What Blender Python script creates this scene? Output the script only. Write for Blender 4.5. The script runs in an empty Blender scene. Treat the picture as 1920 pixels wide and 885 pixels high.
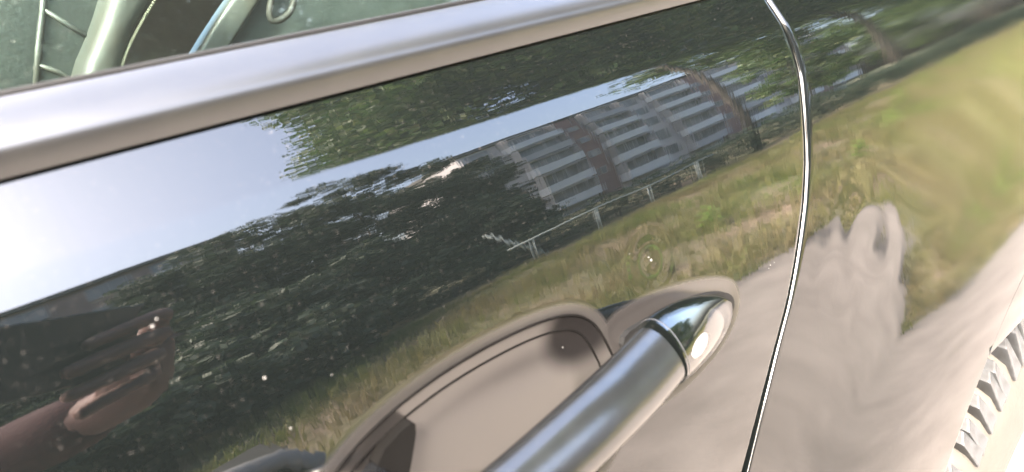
import bpy, bmesh, math, random
import numpy as np
from mathutils import Vector, Matrix
rng = np.random.default_rng(7); random.seed(7)
SC = bpy.context.scene
COL = SC.collection
R = math.radians
# ------------------------------------------------------------------ camera
H = 1.08                                    # lens height above the ground
FPX = 1400.0                                # focal length in pixels of the 1920 px wide photograph
def cam_frame(vp=(2750, -370), ux=-0.15):
    d = np.array([vp[0] - 960, 442.5 - vp[1], FPX]); d /= np.linalg.norm(d)
    n = math.hypot(d[1], d[2]); k = -ux * d[0] / n
    e1 = np.array([d[1], d[2]]) / n; e2 = np.array([d[2], -d[1]]) / n
    m = math.sqrt(1 - ux * ux - k * k); v = k * e1 + m * e2
    u = np.array([ux, v[0], v[1]])
    Y = np.array([d[1]*u[2]-d[2]*u[1], d[2]*u[0]-d[0]*u[2], d[0]*u[1]-d[1]*u[0]])
    return np.array([d, Y, u])              # rows: world X (rearward), Y (into the car), Z (up) in lens axes
F = cam_frame()
CAM_R, CAM_U, CAM_F = F[:, 0], F[:, 1], F[:, 2]
CAM_P = np.array([0, 0, H])
cd = bpy.data.cameras.new('camera'); cam = bpy.data.objects.new('camera', cd); COL.objects.link(cam)
cam.matrix_world = Matrix(((CAM_R[0], CAM_U[0], -CAM_F[0], 0), (CAM_R[1], CAM_U[1], -CAM_F[1], 0),
                           (CAM_R[2], CAM_U[2], -CAM_F[2], H), (0, 0, 0, 1)))
cd.sensor_width = 36; cd.lens = 36 * FPX / 1920; cd.clip_start = 0.02; cd.clip_end = 600
cd.dof.use_dof = True; cd.dof.focus_distance = 0.47; cd.dof.aperture_fstop = 10.5
SC.camera = cam
# ------------------------------------------------------------------ sky, sun, exposure
SUN_EL, SUN_AZ = R(44), R(231)              # soft sun, ahead of the car and over the photographer's side
W = bpy.data.worlds.new('World'); SC.world = W; W.use_nodes = True
nt = W.node_tree; bg = nt.nodes['Background']
sky = nt.nodes.new('ShaderNodeTexSky'); sky.sky_type = 'NISHITA'; sky.sun_disc = False
sky.sun_elevation = SUN_EL; sky.air_density = 1.0; sky.dust_density = 8.0; sky.ozone_density = 1.0
nt.links.new(sky.outputs[0], bg.inputs[0]); bg.inputs[1].default_value = 0.15
sun_dir = Vector((math.cos(SUN_EL) * math.sin(SUN_AZ), math.cos(SUN_EL) * math.cos(SUN_AZ), math.sin(SUN_EL)))  # towards the sun
sky.sun_rotation = SUN_AZ
sd = bpy.data.lights.new('sun', 'SUN'); sd.energy = 1.0; sd.angle = R(12); sd.color = (1, .95, .87)
so = bpy.data.objects.new('sun', sd); COL.objects.link(so); so.rotation_euler = sun_dir.to_track_quat('Z', 'Y').to_euler()
vs = SC.view_settings; vs.view_transform = 'Standard'; vs.look = 'None'; vs.gamma = 1; vs.use_curve_mapping = False
vs.exposure = 4.92
SC.cycles.use_denoising = True; SC.cycles.max_bounces = 10; SC.cycles.glossy_bounces = 6
SC.cycles.transparent_max_bounces = 16; SC.cycles.sample_clamp_indirect = 6; SC.cycles.caustics_reflective = False
# ------------------------------------------------------------------ helpers
def tag(o, label=None, cat=None, group=None, kind=None):
    if label: o['label'] = label
    if cat: o['category'] = cat
    if group: o['group'] = group
    if kind: o['kind'] = kind
    return o
def empty(name, loc=(0, 0, 0), rz=0):
    o = bpy.data.objects.new(name, None); o.empty_display_size = .1; COL.objects.link(o)
    o.location = loc; o.rotation_euler.z = rz
    EW[o.name] = Matrix.Translation(loc) @ Matrix.Rotation(rz, 4, 'Z'); return o
def sub_empty(name, loc, parent):
    o = empty(name, loc); o.parent = parent; o.matrix_parent_inverse = EW[parent.name].inverted(); return o
def link(name, me, mat=None, parent=None, world=True):
    """world=True: the mesh is in world space; under a parent with a transform it is shifted back"""
    o = bpy.data.objects.new(name, me); COL.objects.link(o)
    if mat and not me.materials:
        for m in (mat if isinstance(mat, (list, tuple)) else [mat]): me.materials.append(m)
    if parent:
        o.parent = parent
        if world and parent.name in EW: o.matrix_parent_inverse = EW[parent.name].inverted()
    return o
EW = {}                                     # world matrices of the empties; mesh parents stay at the origin
def np_mesh(name, V, Fq, smooth=True):
    """V (n,3), Fq (m,3 or 4) -> mesh"""
    V = np.asarray(V, dtype=np.float32); Fq = np.asarray(Fq, dtype=np.int32)
    me = bpy.data.meshes.new(name); k = Fq.shape[1]; m = len(Fq)
    me.vertices.add(len(V)); me.vertices.foreach_set('co', V.ravel())
    me.loops.add(m * k); me.loops.foreach_set('vertex_index', Fq.ravel())
    me.polygons.add(m); me.polygons.foreach_set('loop_start', np.arange(0, m * k, k, dtype=np.int32))
    me.polygons.foreach_set('loop_total', np.full(m, k, dtype=np.int32))
    me.polygons.foreach_set('use_smooth', np.full(m, smooth))
    me.update(calc_edges=True); me.validate(); return me
def grid_faces(nr, nc, flip=False, wrap=False):
    i = np.arange(nr - 1)[:, None]; j = np.arange(nc if wrap else nc - 1)[None, :]; j2 = (j + 1) % nc
    q = np.stack([i*nc + j + 0*i, i*nc + j2, (i+1)*nc + j2, (i+1)*nc + j], -1).reshape(-1, 4)
    return q[:, ::-1] if flip else q
class MB:
    """collects simple shapes into one mesh"""
    def __init__(s): s.v = []; s.f = []
    def add(s, v, f):
        o = len(s.v); s.v += [tuple(p) for p in v]; s.f += [tuple(i + o for i in q) for q in f]; return s
    def box(s, x0, x1, y0, y1, z0, z1):
        v = [(x, y, z) for z in (z0, z1) for y in (y0, y1) for x in (x0, x1)]
        return s.add(v, [(0,2,3,1), (4,5,7,6), (0,1,5,4), (2,6,7,3), (0,4,6,2), (1,3,7,5)])
    def tube(s, pts, rad, n=8, cap=True):
        pts = [Vector(p) for p in pts]; rad = rad if hasattr(rad, '__len__') else [rad] * len(pts)
        o = len(s.v); up = None
        for i, p in enumerate(pts):
            t = (pts[min(i+1, len(pts)-1)] - pts[max(i-1, 0)]).normalized()
            if up is None: up = t.orthogonal().normalized()
            up = (up - t * up.dot(t)).normalized(); sd_ = t.cross(up)
            for k in range(n):
                a = 2 * math.pi * k / n; s.v.append(tuple(p + (up * math.cos(a) + sd_ * math.sin(a)) * rad[i]))
        for i in range(len(pts) - 1):
            for k in range(n):
                k2 = (k + 1) % n; s.f.append((o+i*n+k, o+i*n+k2, o+(i+1)*n+k2, o+(i+1)*n+k))
        if cap:
            s.f.append(tuple(o + k for k in range(n))[::-1]); s.f.append(tuple(o + (len(pts)-1)*n + k for k in range(n)))
        return s
    def lathe(s, prof, n=48, axis='Y', c=(0, 0, 0), close=False):
        """prof: (radius, offset along the axis)"""
        o = len(s.v); m = len(prof)
        for k in range(n):
            a = 2 * math.pi * k / n
            for r, h in prof:
                p = (r*math.cos(a), h, r*math.sin(a)) if axis == 'Y' else (r*math.cos(a), r*math.sin(a), h)
                s.v.append((p[0]+c[0], p[1]+c[1], p[2]+c[2]))
        for k in range(n):
            k2 = (k + 1) % n
            for i in range(m if close else m - 1):
                i2 = (i + 1) % m; s.f.append((o+k*m+i, o+k2*m+i, o+k2*m+i2, o+k*m+i2))
        return s
    def mesh(s, name, smooth=False, bevel=0, seg=2, angle=None):
        me = bpy.data.meshes.new(name); me.from_pydata(s.v, [], s.f)
        bm = bmesh.new(); bm.from_mesh(me); bmesh.ops.recalc_face_normals(bm, faces=bm.faces)
        if bevel: bmesh.ops.bevel(bm, geom=list(bm.edges), offset=bevel, segments=seg, affect='EDGES', profile=.7, clamp_overlap=True)
        for f in bm.faces: f.smooth = smooth
        bm.to_mesh(me); bm.free()
        if smooth and angle: me.set_sharp_from_angle(angle=R(angle))
        me.update(); return me
    def obj(s, name, mat, parent=None, smooth=False, bevel=0, seg=2, angle=None):
        return link(name, s.mesh(name, smooth, bevel, seg, angle), mat, parent)
# ------------------------------------------------------------------ materials
def material(name, col, rough=.6, ior=1.5, metal=0, spec=None, noise=None, island=None, bump=None, transl=None):
    """noise=(scale, other colour, contrast); island: list of colours picked per leaf; bump=(scale, distance, detail)"""
    m = bpy.data.materials.new(name); m.use_nodes = True; t = m.node_tree; N = t.nodes; L = t.links
    b = N['Principled BSDF']; b.inputs['Base Color'].default_value = (*col, 1); b.inputs['Roughness'].default_value = rough
    b.inputs['IOR'].default_value = ior; b.inputs['Metallic'].default_value = metal
    if spec is not None: b.inputs['Specular IOR Level'].default_value = spec
    src = None
    tc = N.new('ShaderNodeTexCoord')
    if island:
        g = N.new('ShaderNodeNewGeometry'); cr = N.new('ShaderNodeValToRGB'); L.new(g.outputs['Random Per Island'], cr.inputs[0])
        e = cr.color_ramp.elements
        while len(e) < len(island): e.new(.5)
        for k, c in enumerate(island): e[k].position = k / max(1, len(island) - 1); e[k].color = (*c, 1)
        src = cr.outputs[0]
    if noise:
        n = N.new('ShaderNodeTexNoise'); n.inputs['Scale'].default_value = noise[0]; n.inputs['Detail'].default_value = 6
        n.inputs['Roughness'].default_value = .62
        L.new(tc.outputs['Object'], n.inputs['Vector'])
        mr = N.new('ShaderNodeMapRange'); c = noise[2]; mr.inputs[1].default_value = .5 - c; mr.inputs[2].default_value = .5 + c
        L.new(n.outputs[0], mr.inputs[0]); mx = N.new('ShaderNodeMix'); mx.data_type = 'RGBA'
        L.new(mr.outputs[0], mx.inputs[0]); mx.inputs[7].default_value = (*noise[1], 1)
        if src: L.new(src, mx.inputs[6])
        else: mx.inputs[6].default_value = (*col, 1)
        src = mx.outputs[2]
    if src: L.new(src, b.inputs['Base Color'])
    if bump:
        n = N.new('ShaderNodeTexNoise'); n.inputs['Scale'].default_value = bump[0]; n.inputs['Detail'].default_value = bump[2] if len(bump) > 2 else 3
        L.new(tc.outputs['Object'], n.inputs['Vector']); bp = N.new('ShaderNodeBump'); bp.inputs['Distance'].default_value = bump[1]
        bp.inputs['Strength'].default_value = 1; L.new(n.outputs[0], bp.inputs['Height']); L.new(bp.outputs[0], b.inputs['Normal'])
    if transl:
        tr = N.new('ShaderNodeBsdfTranslucent'); mx2 = N.new('ShaderNodeMixShader'); mx2.inputs[0].default_value = transl
        if src: L.new(src, tr.inputs[0])
        else: tr.inputs[0].default_value = (*col, 1)
        L.new(b.outputs[0], mx2.inputs[1]); L.new(tr.outputs[0], mx2.inputs[2]); L.new(mx2.outputs[0], N['Material Output'].inputs[0])
    return m
def paint_material(name, rough0, rough1=None, x0=.4, x1=.9):
    """black enamel under clear lacquer: faint orange peel, a thin film of road dirt that grows towards the wheel"""
    m = material(name, (.0015, .0019, .0019), rough0, 1.55); t = m.node_tree; N = t.nodes; L = t.links; b = N['Principled BSDF']
    tc = N.new('ShaderNodeTexCoord')
    n1 = N.new('ShaderNodeTexNoise'); n1.inputs['Scale'].default_value = 26; n1.inputs['Detail'].default_value = 1.5
    n2 = N.new('ShaderNodeTexNoise'); n2.inputs['Scale'].default_value = 420; n2.inputs['Detail'].default_value = 1
    mp = N.new('ShaderNodeMapping'); mp.inputs['Scale'].default_value = (.45, 1, 1); L.new(tc.outputs['Object'], mp.inputs[0])
    mp2 = N.new('ShaderNodeMapping'); mp2.inputs['Scale'].default_value = (1, .12, .12); L.new(tc.outputs['Object'], mp2.inputs[0])   # polishing marks run down the panel
    L.new(mp.outputs[0], n1.inputs['Vector']); L.new(mp2.outputs[0], n2.inputs['Vector'])
    b1 = N.new('ShaderNodeBump'); b1.inputs['Distance'].default_value = .00016; b1.inputs['Strength'].default_value = 1; L.new(n1.outputs[0], b1.inputs['Height'])
    b2 = N.new('ShaderNodeBump'); b2.inputs['Distance'].default_value = .000009; b2.inputs['Strength'].default_value = 1; L.new(n2.outputs[0], b2.inputs['Height'])
    L.new(b1.outputs[0], b2.inputs['Normal']); L.new(b2.outputs[0], b.inputs['Normal'])
    # dust film and specks in the base colour
    nd = N.new('ShaderNodeTexNoise'); nd.inputs['Scale'].default_value = 900; nd.inputs['Detail'].default_value = 2; L.new(tc.outputs['Object'], nd.inputs['Vector'])
    mr = N.new('ShaderNodeMapRange'); mr.inputs[1].default_value = .655; mr.inputs[2].default_value = .82; L.new(nd.outputs[0], mr.inputs[0])
    mx = N.new('ShaderNodeMix'); mx.data_type = 'RGBA'; mx.inputs[6].default_value = (.0015, .0019, .0019, 1); mx.inputs[7].default_value = (.018, .017, .016, 1)
    L.new(mr.outputs[0], mx.inputs[0]); L.new(mx.outputs[2], b.inputs['Base Color'])
    if rough1:
        sp = N.new('ShaderNodeSeparateXYZ'); L.new(tc.outputs['Object'], sp.inputs[0])
        r = N.new('ShaderNodeMapRange'); r.inputs[1].default_value = x0; r.inputs[2].default_value = x1
        r.inputs[3].default_value = rough0; r.inputs[4].default_value = rough1; r.interpolation_type = 'SMOOTHSTEP'
        L.new(sp.outputs[0], r.inputs[0]); L.new(r.outputs[0], b.inputs['Roughness'])
    return m
M = {}
M['paint'] = paint_material('black_paint', .012)
M['paint_q'] = paint_material('black_paint_dusty', .02, .075, .42, .60); M['paint_q'].node_tree.nodes['Principled BSDF'].inputs['IOR'].default_value = 1.42
def door_paint():
    m = paint_material('black_paint_door', .012); N = m.node_tree.nodes; L = m.node_tree.links; b = N['Principled BSDF']
    at = N.new('ShaderNodeAttribute'); at.attribute_name = 'ground_sheen'        # asphalt's tan reflection painted in and around the handle cup
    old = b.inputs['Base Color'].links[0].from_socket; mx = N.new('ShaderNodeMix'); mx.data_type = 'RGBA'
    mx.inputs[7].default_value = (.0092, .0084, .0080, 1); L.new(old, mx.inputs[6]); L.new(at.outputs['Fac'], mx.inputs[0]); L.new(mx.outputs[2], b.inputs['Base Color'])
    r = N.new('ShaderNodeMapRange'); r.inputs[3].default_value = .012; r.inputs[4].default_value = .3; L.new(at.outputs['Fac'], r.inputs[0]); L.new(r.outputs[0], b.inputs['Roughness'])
    a2 = N.new('ShaderNodeAttribute'); a2.attribute_name = 'dark_reflection'        # soft dark reflection in the cup, put into the paint colour
    mb_ = N.new('ShaderNodeMix'); mb_.data_type = 'RGBA'; mb_.inputs[7].default_value = (.0030, .0028, .0028, 1); L.new(mx.outputs[2], mb_.inputs[6]); L.new(a2.outputs['Fac'], mb_.inputs[0]); L.new(mb_.outputs[2], b.inputs['Base Color'])
    sp_ = N.new('ShaderNodeMapRange'); sp_.inputs[3].default_value = .5; sp_.inputs[4].default_value = .03; L.new(a2.outputs['Fac'], sp_.inputs[0]); L.new(sp_.outputs[0], b.inputs['Specular IOR Level'])
    return m
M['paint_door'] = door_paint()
M['paint_h'] = material('worn_satin_handle_paint', (.0055, .0058, .0060), .22, 1.55, noise=(140, (.0035, .0037, .0039), .2), bump=(500, .00002))
M['paint_cap'] = paint_material('black_paint_cap', .06)
M['trim'] = material('satin_black_trim', (.0045, .0045, .0048), .30, 1.55, noise=(60, (.006, .006, .006), .2), bump=(14, .0001, 1))
M['rubber'] = material('black_rubber', (.0025, .0025, .0025), .6, 1.45, spec=.12, noise=(80, (.004, .004, .004), .2))
M['ring'] = material('edge_highlight_ring', (.012, .012, .0125), .3, 1.5, noise=(60, (.009, .009, .009), .2))
M['gap'] = material('black_matt_sealer', (.0022, .0021, .0020), .9, 1.3, spec=0, noise=(80, (.003, .0029, .0028), .2))
M['chip'] = material('bare_primer_chip', (.07, .068, .064), .7, noise=(900, (.05, .047, .045), .2))
M['lock'] = material('silver_lock_cover', (.07, .066, .062), .3, 1.6, noise=(50, (.05, .046, .044), .2))
M['tyre'] = material('dusty_tyre_rubber', (.015, .0135, .011), .8, noise=(18, (.027, .023, .018), .25), bump=(120, .0006))
M['tread'] = material('dry_tread_rubber', (.028, .030, .033), .55, noise=(90, (.008, .008, .008), .22))
M['hub'] = material('silver_wheel_cover', (.09, .088, .082), .35, metal=.5, noise=(30, (.06, .05, .04), .25))
M['liner'] = material('wheel_arch_liner', (.003, .003, .003), .8, noise=(30, (.006, .005, .004), .2))
M['seat'] = material('pale_grey_seat_leather', (.018, .022, .0205), .5, noise=(35, (.011, .015, .013), .2), bump=(300, .0004))
M['seat_edge'] = material('pale_seat_piping_leather', (.040, .046, .044), .45, noise=(20, (.042, .037, .028), .25))
M['thread'] = material('cream_stitching', (.14, .13, .09), .7, noise=(200, (.1, .1, .07), .2))
M['cabin'] = material('dark_cabin_trim', (.008, .0075, .006), .7, noise=(45, (.014, .012, .008), .2), bump=(200, .0006))
M['asphalt'] = material('pale_worn_asphalt', (.20, .176, .155), .9, noise=(3.6, (.115, .10, .086), .26), bump=(60, .002, 5))
M['soil'] = material('dry_soil', (.20, .145, .10), .95, noise=(.9, (.09, .10, .035), .14), bump=(14, .05, 5))
M['earth'] = material('far_lawn', (.07, .08, .035), .95, noise=(.2, (.10, .085, .05), .2), bump=(4, .06, 4))
M['grass'] = material('grass_blades', (.09, .11, .03), .6, island=[(.07, .13, .012), (.14, .22, .018), (.18, .20, .035), (.09, .165, .018), (.30, .27, .11)], noise=(.75, (.25, .185, .10), .19), transl=.35)
M['weed'] = material('bright_weed_leaf', (.14, .26, .03), .5, noise=(12, (.20, .30, .05), .2), transl=.35)
M['bark'] = material('tree_bark', (.10, .085, .07), .9, noise=(9, (.05, .042, .035), .25), bump=(25, .02, 4))
M['leaf_dark'] = material('dark_foliage', (.05, .065, .03), .55, island=[(.025, .045, .025), (.04, .065, .035), (.06, .09, .045), (.08, .09, .06)], transl=.25)
M['leaf_mid'] = material('mid_green_foliage', (.06, .09, .03), .55, island=[(.045, .095, .03), (.075, .14, .04), (.11, .17, .05), (.16, .18, .07)], transl=.35)
M['leaf_hedge'] = material('hedge_foliage', (.035, .06, .03), .55, island=[(.02, .04, .02), (.035, .06, .03), (.05, .08, .035)], transl=.2)
M['blossom'] = material('pale_blossom', (.35, .30, .30), .7, island=[(.40, .37, .38), (.30, .22, .22), (.45, .45, .48)])
M['pipe'] = material('pale_green_painted_pipe', (.50, .55, .50), .5, noise=(5, (.34, .37, .33), .25))
M['panel'] = material('grey_concrete_panel', (.68, .65, .66), .85, noise=(.5, (.56, .53, .54), .25))
M['brick'] = material('red_brown_brick', (.34, .22, .20), .9, noise=(1.2, (.27, .17, .155), .25))
M['pink_wall'] = material('pinkish_brick_wall', (.29, .22, .20), .9, noise=(.8, (.23, .175, .16), .25))
M['parapet'] = material('pale_balcony_panel', (.78, .80, .82), .7, noise=(1, (.64, .66, .68), .25))
M['parapet2'] = material('grey_balcony_panel', (.5, .5, .52), .7, noise=(1, (.4, .4, .42), .25))
M['wframe'] = material('white_window_frame', (.46, .46, .47), .5, noise=(.6, (.36, .34, .34), .2))
M['pane'] = material('window_glass', (.17, .185, .195), .12, 1.5, noise=(.25, (.36, .35, .35), .12))
M['bench'] = material('grey_concrete_bench', (.24, .235, .23), .8, noise=(6, (.17, .165, .16), .25))
M['roof'] = material('grey_roofing_felt', (.15, .145, .14), .9, noise=(.7, (.11, .11, .105), .2))
M['skin'] = material('skin', (.28, .165, .14), .65, noise=(40, (.23, .125, .105), .25), bump=(220, .0006))
M['jacket'] = material('dark_red_sleeve', (.075, .028, .028), .9, noise=(60, (.07, .02, .02), .25), bump=(300, .001))
M['trousers'] = material('dark_denim', (.03, .035, .05), .9, noise=(60, (.02, .024, .036), .25))
M['hair'] = material('brown_hair', (.03, .02, .014), .6, noise=(90, (.05, .034, .022), .25))
M['phone'] = material('dark_blue_phone', (.018, .024, .038), .25, 1.5, noise=(8, (.012, .017, .03), .25))
M['lensglass'] = material('phone_lens_glass', (.004, .004, .005), .05, 1.6, noise=(50, (.006, .006, .007), .2))
def glass_material():
    m = bpy.data.materials.new('green_tinted_glass'); m.use_nodes = True; t = m.node_tree; N = t.nodes; L = t.links
    N.remove(N['Principled BSDF']); tr = N.new('ShaderNodeBsdfTransparent'); tr.inputs[0].default_value = (.74, .83, .80, 1)
    gl = N.new('ShaderNodeBsdfGlossy'); gl.inputs['Roughness'].default_value = .015; fr = N.new('ShaderNodeFresnel'); fr.inputs[0].default_value = 1.5
    mx = N.new('ShaderNodeMixShader'); L.new(fr.outputs[0], mx.inputs[0]); L.new(tr.outputs[0], mx.inputs[1]); L.new(gl.outputs[0], mx.inputs[2])
    df = N.new('ShaderNodeBsdfDiffuse'); df.inputs[0].default_value = (.8, .8, .76, 1); m2 = N.new('ShaderNodeMixShader'); m2.inputs[0].default_value = .0018   # thin film of dust
    L.new(mx.outputs[0], m2.inputs[1]); L.new(df.outputs[0], m2.inputs[2]); L.new(m2.outputs[0], N['Material Output'].inputs[0]); return m
M['glass'] = glass_material()
# ================================================================== the car's side as a profile
# tilt of the sheet metal (degrees, positive = faces the sky) against the angle below the lens
T_A = [4.0, 8.3, 13.5, 13.95, 14.25, 16.0, 20.0, 24.0, 29.2, 41.2, 50, 58, 64, 70, 78]
T_T = [38, 35, 31.0, 30.0, 23.0, 19.6, 15.6, 12.8, 10.2, 9.0, 6, 2, -2, -6, -9]
def tilt(a): return np.interp(a, T_A, T_T)
def integrate(y, z, step, n, stop):
    out = [(y, z)]
    for _ in range(n):
        a = math.degrees(math.atan2(-z, y))
        if stop(a, z): break
        t = R(float(tilt(a))); y += -math.sin(t) * step; z += -math.cos(t) * step; out.append((y, z))
    return out
y0 = .215; z0 = -y0 * math.tan(R(29.2))
dn = integrate(y0, z0, .0002, 6000, lambda a, z: z < -(H - .26))
upw = integrate(y0, z0, -.0002, 6000, lambda a, z: a < 7.2)
PR = np.array(upw[::-1][:-1] + dn)                    # from belt to sill
PY, PZ = PR[:, 0], PR[:, 1]
PS = np.concatenate([[0], np.cumsum(np.hypot(np.diff(PY), np.diff(PZ)))])
PA = np.degrees(np.arctan2(-PZ, PY)); PRHO = np.hypot(PY, PZ)
def ray_px(px, py):
    c = np.array([px - 960, 442.5 - py, FPX]); c /= np.linalg.norm(c); return F @ c
def on_side(px, py):
    """a photograph point that lies on the car's side -> (x along the car, arc length down the profile)"""
    r = ray_px(px, py); a = math.degrees(math.atan2(-r[2], r[1])); rho = np.interp(a, PA, PRHO)
    return rho * r[0] / math.hypot(r[1], r[2]), float(np.interp(a, PA, PS))
def at_depth(px, py, y):
    r = ray_px(px, py); return np.array([r[0], r[1], r[2]]) * (y / r[1]) + CAM_P
def prof(s): return np.interp(s, PS, PY), np.interp(s, PS, PZ)
def chaikin(P, n=2, closed=True):
    P = np.asarray(P, float)
    for _ in range(n):
        Q = np.roll(P, -1, 0) if closed else P[1:]; B = P if closed else P[:-1]
        P = np.stack([.75*B + .25*Q, .25*B + .75*Q], 1).reshape(-1, 2)
    return P
def poly_dist(X, S, P):
    """signed distance to a closed polygon, positive inside"""
    d = np.full(X.shape, 1e9); ins = np.zeros(X.shape, bool)
    for (ax, ay), (bx, by) in zip(P, np.roll(P, -1, 0)):
        vx, vy = bx-ax, by-ay; l2 = vx*vx+vy*vy + 1e-18
        u = np.clip(((X-ax)*vx + (S-ay)*vy)/l2, 0, 1); d = np.minimum(d, np.hypot(X-ax-u*vx, S-ay-u*vy))
        c = ((ay > S) != (by > S)) & (X < (bx-ax)*(S-ay)/((by-ay) + 1e-18) + ax); ins ^= c
    return np.where(ins, d, -d)
CUP = chaikin([on_side(*p) for p in [(600, 870), (690, 770), (800, 685), (900, 625), (1000, 578), (1070, 560), (1115, 572), (1145, 605), (1180, 680),
                                     (1190, 800), (1120, 930), (980, 1030), (800, 1060), (640, 1030), (570, 950)]], 2)
ESC = chaikin([on_side(*p) for p in [(1122, 612), (1200, 556), (1300, 524), (1364, 519), (1386, 542), (1386, 590), (1352, 658), (1292, 724), (1225, 775), (1180, 765), (1150, 700)]], 2)
DENT = on_side(1220, 490)
def smooth(x): x = np.clip(x, 0, 1); return x*x*(3-2*x)
S_CUP = min(p[1] for p in CUP)
def cup_depth(d, ss):
    d = np.maximum(d, 0)
    roll = .5 * np.minimum(d, .006)**2 / .006 * .20
    wall = np.clip(d - .0062, 0, .03) * .36
    bowl = roll + wall
    floor = .0042 + .10*np.maximum(ss - S_CUP - .012, 0)             # flat tilted floor of the cup
    k = .0012; h = np.clip(.5 + .5*(floor - bowl)/k, 0, 1)
    return np.maximum(floor*(1-h) + bowl*h - k*h*(1-h), 0)
def door_disp(X, S):
    D = np.zeros_like(X)
    near = (X > -.02) & (X < .36) & (S > .07) & (S < .32)
    xs, ss = X[near], S[near]
    v = cup_depth(poly_dist(xs, ss, CUP), ss)
    e = np.maximum(poly_dist(xs, ss, ESC), 0); v = np.maximum(v, .0005 * smooth(e / .006))
    r = np.hypot(xs - DENT[0], ss - DENT[1])
    v += .00020*np.exp(-(r/.0036)**2) - .00006*np.exp(-((r-.0085)/.0024)**2) + .000035*np.exp(-((r-.0135)/.0026)**2)
    D[near] = v; return D
# shut line between rear door and quarter panel
GP = [(1428, -30), (1440, 0), (1457, 25), (1474, 55), (1490, 95), (1501, 135), (1508, 200), (1512, 260), (1513, 310), (1509, 380), (1500, 450), (1490, 510), (1478, 570), (1455, 655), (1425, 770), (1395, 885), (1360, 1010)]
gp = np.array([on_side(*p) for p in GP])
gs = np.linspace(gp[0, 1], gp[-1, 1], 400); gx = np.interp(gs, gp[:, 1], gp[:, 0])
ker = np.hanning(25); ker /= ker.sum(); gxs = np.convolve(np.pad(gx, 12, 'edge'), ker, 'valid')
def gap_x(s): return np.interp(s, gs, gxs)
S_TOP = float(np.interp(7.6, PA, PS)); S_C0 = float(np.interp(13.2, PA, PS)); S_C1 = float(np.interp(16.2, PA, PS))
S_H0 = S_C1 + .035; S_H1 = S_H0 + .19
rows = np.concatenate([np.arange(S_TOP, S_C0, .0018), np.arange(S_C0, S_C1, .0004), np.arange(S_C1, S_H0, .0015), np.arange(S_H0, S_H1, .0011), np.arange(S_H1, PS[-1], .006), [PS[-1]]])
rows = rows[np.concatenate([[True], np.diff(rows) > 1e-5])]
ry, rz_ = prof(rows)
car = empty('parked_car', (.3, .9, 0)); tag(car, 'glossy black car seen close up at its rear door and quarter panel', 'car')
GAP = .0032
# ---- rear door skin
XW = .15; XREF = .40
cols = np.concatenate([np.arange(-.55, .017, .006), np.arange(.02, XREF-.0005, .00115), [XREF]])
Xg = gap_x(rows)[:, None] - GAP/2 - .0022
X = np.where(cols[None, :] < XW, cols[None, :], XW + (cols[None, :]-XW)*(Xg-XW)/(XREF-XW))
S = np.repeat(rows[:, None], len(cols), 1)
D = door_disp(X, S)
Yv = ry[:, None] + D; Zv = np.repeat(rz_[:, None], len(cols), 1) + H
th = R(1)*np.array([12, 25, 38, 50, 62, 76, 90]); rr = .0022
Xe = Xg + rr*np.sin(th)[None, :]; Ye = ry[:, None] + rr*(1-np.cos(th))[None, :]; Ze = np.repeat(rz_[:, None], len(th), 1) + H
Xe2 = Xe[:, -1:]; Ye2 = Ye[:, -1:] + .018; Ze2 = Ze[:, -1:]
XX = np.concatenate([X, Xe, Xe2], 1); YY = np.concatenate([Yv, Ye, Ye2], 1); ZZ = np.concatenate([Zv, Ze, Ze2], 1)
V = np.stack([XX, YY, ZZ], -1).reshape(-1, 3)
dme = np_mesh('rear_door', V, grid_faces(*XX.shape, flip=False))
ground_sheen = np.zeros(XX.shape); nc_ = X.shape[1]
ground_sheen[:, :nc_] = np.maximum(smooth((poly_dist(X, S, CUP) + .0005)/.0026), smooth((poly_dist(X, S, ESC) + .0022)/.0026))
bx_, bs_ = on_side(1090, 622); rb = np.hypot((X - bx_)*.95, S - bs_); dark_reflection = np.zeros(XX.shape); dark_reflection[:, :nc_] = smooth((.0225 - rb)/.012)*smooth((poly_dist(X, S, CUP) - .005)/.002)
at2 = dme.attributes.new('dark_reflection', 'FLOAT', 'POINT'); at2.data.foreach_set('value', dark_reflection.astype(np.float32).ravel())
at_ = dme.attributes.new('ground_sheen', 'FLOAT', 'POINT'); at_.data.foreach_set('value', ground_sheen.astype(np.float32).ravel())
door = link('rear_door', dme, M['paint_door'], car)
door.data.update()
door['label'] = 'black glossy rear door with small ringed dent above the handle'
# ---- quarter panel with flared wheel arch
WC = (.785, .36); WR = .44
FL_D = np.linspace(0, .6, 601); FL_S = .158*np.minimum(FL_D/.16, 1)**2*(1 - .62*smooth((FL_D - .19)/.13)); FL_V = np.concatenate([[0], np.cumsum((FL_S[1:] + FL_S[:-1])/2*.001)])
def flare(X, Z):
    d = np.maximum(.862 - np.hypot(.96*(X - WC[0]), 1.4*(Z - WC[1])), 0)
    return -np.interp(d, FL_D, FL_V)
s_mid = float(np.interp(-(H-.74), -PZ[::1] * -1, PS)) if False else float(np.interp(H-.74, -PZ, PS))
qr = rows[rows < s_mid]; qcols = np.concatenate([np.linspace(0, .03, 10), np.arange(.033, .42, .0026), np.arange(.42, 1.15, .007)])
Xq0 = gap_x(qr)[:, None] + GAP/2 + .003
Xq = Xq0 + qcols[None, :]*(1.5 - Xq0)/qcols[-1]
yq, zq = prof(qr)
Zq = np.repeat(zq[:, None], len(qcols), 1) + H
xl = Xq[-1]; inside = np.abs(xl - WC[0]) < WR
zb = np.where(inside, WC[1] + np.sqrt(np.maximum(WR**2 - (xl-WC[0])**2, 0)), .28)
kk = np.linspace(0, 1, 60)[1:]; zl = Zq[-1][None, :]*(1-kk[:, None]) + zb[None, :]*kk[:, None]
Xq = np.concatenate([Xq, np.repeat(xl[None, :], len(kk), 0)]); Zq = np.concatenate([Zq, zl])
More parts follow.
